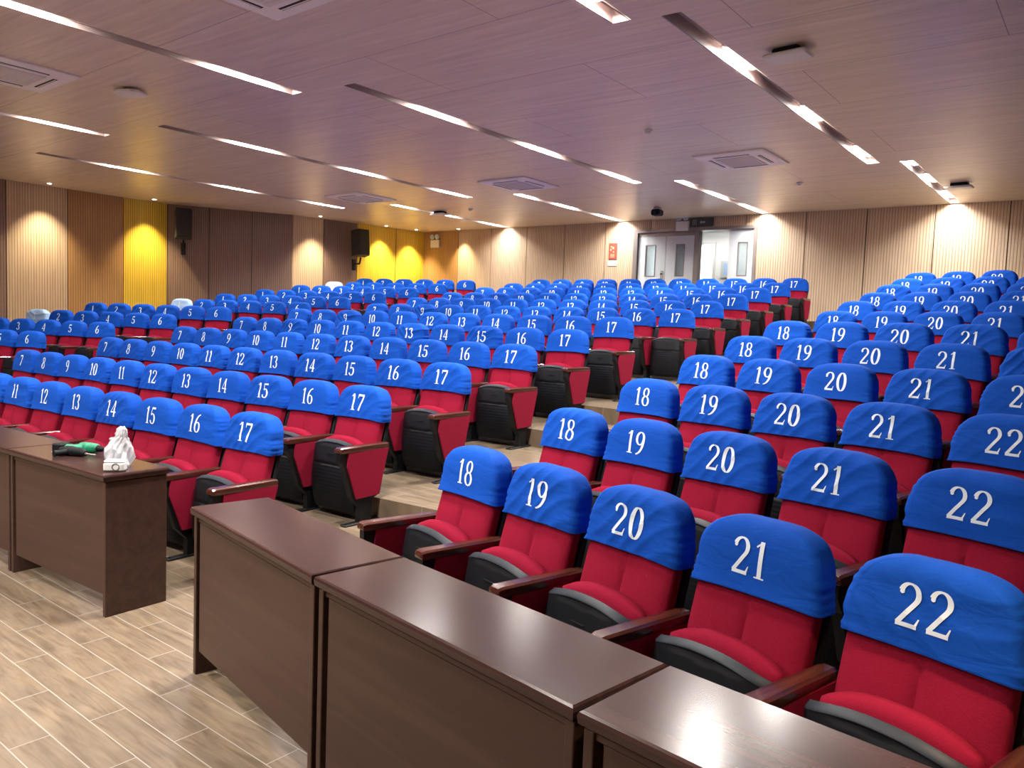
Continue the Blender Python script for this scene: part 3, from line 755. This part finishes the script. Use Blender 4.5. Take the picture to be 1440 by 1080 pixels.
def stand(t, side):
    s = link('stanchion', ME_ST, t); s.location = (side * .28, 0, 0)
    for q in (1, -1):
        p = link('side_panel', ME_SP, t); p.location = (side * .28 + q * .022 - (0 if q > 0 else .011), 0, 0)
    a = link('armrest', ME_AR, t); a.location = (side * .28, 0, 0)
    f_ = link('foot', ME_FT, t); f_.location = (side * .28, 0, 0)
def chair(b, r, n):
    x, y = seat_xy(b, r, n); v, mat = SPECIAL.get((b, r, n), (random.randrange(5), 'blue'))
    col = {'blue': 'blue', 'pale': 'crumpled pale blue', 'white': 'white'}[mat]
    if mat == 'white': lab = 'red auditorium seat under a white cover, %s row of the left block, beside wall' % ORD[r + 1]
    else: lab = 'red auditorium seat, %s cover numbered %d, %s row of the %s block' % (('crumpled ' if v > 4 and mat == 'blue' else '') + col, n, ORD[r + 1], BLK[b])
    t = thing('auditorium_chair', lab, 'chair', (x, y, FZ[r]), ANG[b], 'numbered seats of the %s block' % BLK[b])
    link('backrest', ME_BACK, t); link('back_shell', ME_SHELL, t); link('seat_pan', ME_PAN, t); link('seat_trim', ME_TRIM, t); link('seat_cushion', ME_CUSH, t)
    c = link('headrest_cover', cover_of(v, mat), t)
    if mat != 'white': link('seat_number', number_of(n, v), c)
    stand(t, 1)
    if n in (1, 7, 18): stand(t, -1)
for r in range(12):
    for b, a0, a1 in (('A', 1, 6), ('B', 7, 17), ('C', 18, 22)):
        for n in range(a0, a1 + 1):
            x, y = seat_xy(b, r, n); p = pix(x, y, FZ[r] + .82)
            if p is None or p[0] < -60 or p[0] > 1505: continue
            chair(b, r, n)
# grey conduit along the floor under each row of seats
k = 30
for r in range(12):
    for b, n0, n1 in (('B', 7, 17), ('C', 18, 22)):
        m = MB(); p = seat_xy(b, r, n0); q = seat_xy(b, r, n1); L = math.hypot(q[0] - p[0], q[1] - p[1])
        m.rbox(-.26, -.13, 0, L + .26, -.095, .045, .006); o = struct(m.build('trim_%d' % k, M['conduit'])); k += 1
        o.location = (*p, FZ[r]); o.rotation_euler = (0, 0, ANG[b])

# ------------------------------------------------------------------ desks in front
def desk(xb, yb, ang, label):
    """local frame: back-left corner of the top at the origin, front towards -y"""
    L, D, T = 1.115, .356, .737
    t = thing('long_desk', label, 'desk', (xb, yb, 0), ang, 'dark wooden desks along the front')
    m = MB(); rings = []
    for z, ins in ((T - .040, .012), (T - .030, .002), (T - .012, 0), (T - .004, .003), (T, .009)):
        rings.append([(ins, -D + ins, z), (L - ins, -D + ins, z), (L - ins, -ins, z), (ins, -ins, z)])
    m.loft(rings); m.build('desk_top', M['desktop'], t)
    for x0, x1 in ((.008, .036), (L - .036, L - .008)):
        m = MB(); m.rbox(x0, -D + .015, 0, x1, -.012, T - .040, .004); m.build('end_panel', M['desk'], t)
    m = MB(); m.box(.060, -D + .022, .112, L - .038, -D + .040, T - .062); m.build('modesty_panel', M['desk'], t)
    m = MB(); m.box(.036, -D + .024, T - .062, L - .036, -D + .044, T - .040); m.box(.036, -D + .050, .2, .060, -D + .07, T - .062); m.build('front_rail', M['desk'], t)
    m = MB(); m.box(.036, -D + .06, T - .20, L - .036, -.03, T - .185); m.build('shelf', M['desk'], t)
xx = -3.880
for i in range(2): desk(xx - 1.117 * (i + 1), 2.296, 0, ['dark wooden desk under the drill and plastic bag', 'dark wooden desk cut by the left photo edge'][i])
px_, py_ = -2.935, 2.222
for i, a_ in enumerate((-.2251, -.186, -.156)):
    desk(px_, py_, a_, ['dark wooden desk with a free left end beside the aisle', 'dark wooden desk, second of the right-hand row', 'dark wooden desk nearest the camera, below seat 22'][i])
    px_ += 1.1155 * math.cos(a_); py_ += 1.1155 * math.sin(a_)

# ------------------------------------------------------------------ things on the left desk
TZ = .737
t = thing('power_drill', 'green cordless drill with black battery lying on the left desk', 'power tool', (-4.63, 2.20, TZ), .25); t.scale = (.86, .86, .86)
m = MB(); m.tube([(-.02, 0, .034), (.02, 0, .034), (.07, 0, .034), (.12, 0, .034), (.135, 0, .034)], [.028, .034, .034, .031, .024], 16); m.build('body', M['green'], t, True)
m = MB(); m.tube([(.03, .0, .034), (-.02, -.05, .030), (-.075, -.075, .030)], [.026, .022, .024], 14); m.build('grip', M['green'], t, True)
m = MB(); m.rbox(-.145, -.125, .002, -.065, -.035, .060, .012); m.build('battery', M['plastic'], t)
m = MB(); m.tube([(.135, 0, .034), (.17, 0, .034), (.185, 0, .034)], [.022, .019, .010], 14); m.build('chuck', M['plastic'], t, True)
t = thing('power_drill', 'black hand tool with a metal bit in front of the green drill', 'power tool', (-4.53, 2.10, TZ), .30); t.scale = (.86, .86, .86)
m = MB(); m.tube([(-.11, 0, .026), (-.06, .005, .032), (0, -.004, .030), (.06, .004, .028), (.10, 0, .022)], [.022, .030, .032, .027, .018], 14); m.build('body', M['plastic'], t, True)
m = MB(); m.tube([(-.03, -.01, .028), (-.05, -.06, .024), (-.06, -.10, .024)], [.022, .019, .021], 12); m.build('grip', M['plastic'], t, True)
m = MB(); m.tube([(.10, 0, .022), (.135, 0, .022), (.185, 0, .022)], [.010, .005, .005], 10); m.build('bit', M['steel'], t, True)
m = MB(); m.tube([(-.11, 0, .024), (-.185, -.004, .010)], .004, 8); m.build('belt_pin', M['steel'], t, True)
# crumpled plastic bag
rnd = random.Random(3)
t = thing('plastic_bag', 'crumpled translucent white plastic bag standing on the left desk corner', 'bag', (-4.065, 2.115, TZ), 0)
m = MB(); rings = []; N = 36
prof = [(.002, .050, .050), (.02, .060, .060), (.05, .060, .066), (.08, .054, .068), (.105, .050, .064), (.13, .042, .050), (.15, .034, .036), (.165, .030, .026), (.185, .032, .026), (.205, .026, .020), (.218, .012, .010)]
for i, (z, a_, b_) in enumerate(prof):
    ring = []
    cx = .012 * (z / .1) ** 2 * .6
    for j in range(N):
        an = 2 * PI * j / N; cr = 1 + .13 * math.sin(5 * an + i * 1.3) + .09 * math.sin(11 * an - i * 2.1) + rnd.uniform(-.05, .05)
        ring.append((cx + a_ * cr * math.cos(an), b_ * cr * math.sin(an), z + rnd.uniform(-.004, .004) * (i > 0)))
    rings.append(ring)
m.loft(rings); m.build('film', M['bag'], t)
m = MB(); rings = []
for i, (z, a_) in enumerate(((.10, .010), (.125, .024), (.145, .034), (.150, .020))):
    rings.append([(-.045 + a_ * (1 + .3 * math.sin(4 * k2 + i)) * math.cos(2 * PI * k2 / 16), .0 + a_ * .7 * math.sin(2 * PI * k2 / 16), z) for k2 in range(16)])
m.loft(rings); m.build('knot', M['bag'], t)
t = thing('small_case', 'small white case with a round ring mark in front of the plastic bag', 'case', (-3.965, 2.045, TZ), .75)
m = MB(); m.rbox(-.052, -.034, .002, .050, .030, .046, .012); m.build('case_body', M['whitep'], t)
m = MB(); m.rbox(-.050, -.032, .046, .048, .028, .058, .012); m.build('lid', M['white'], t)
m = MB(); pts = [(.012 + .017 * math.cos(2 * PI * k2 / 20), -.0355, .026 + .017 * math.sin(2 * PI * k2 / 20)) for k2 in range(21)]; m.tube(pts, .0018, 6); m.build('ring_mark', M['grey'], t)
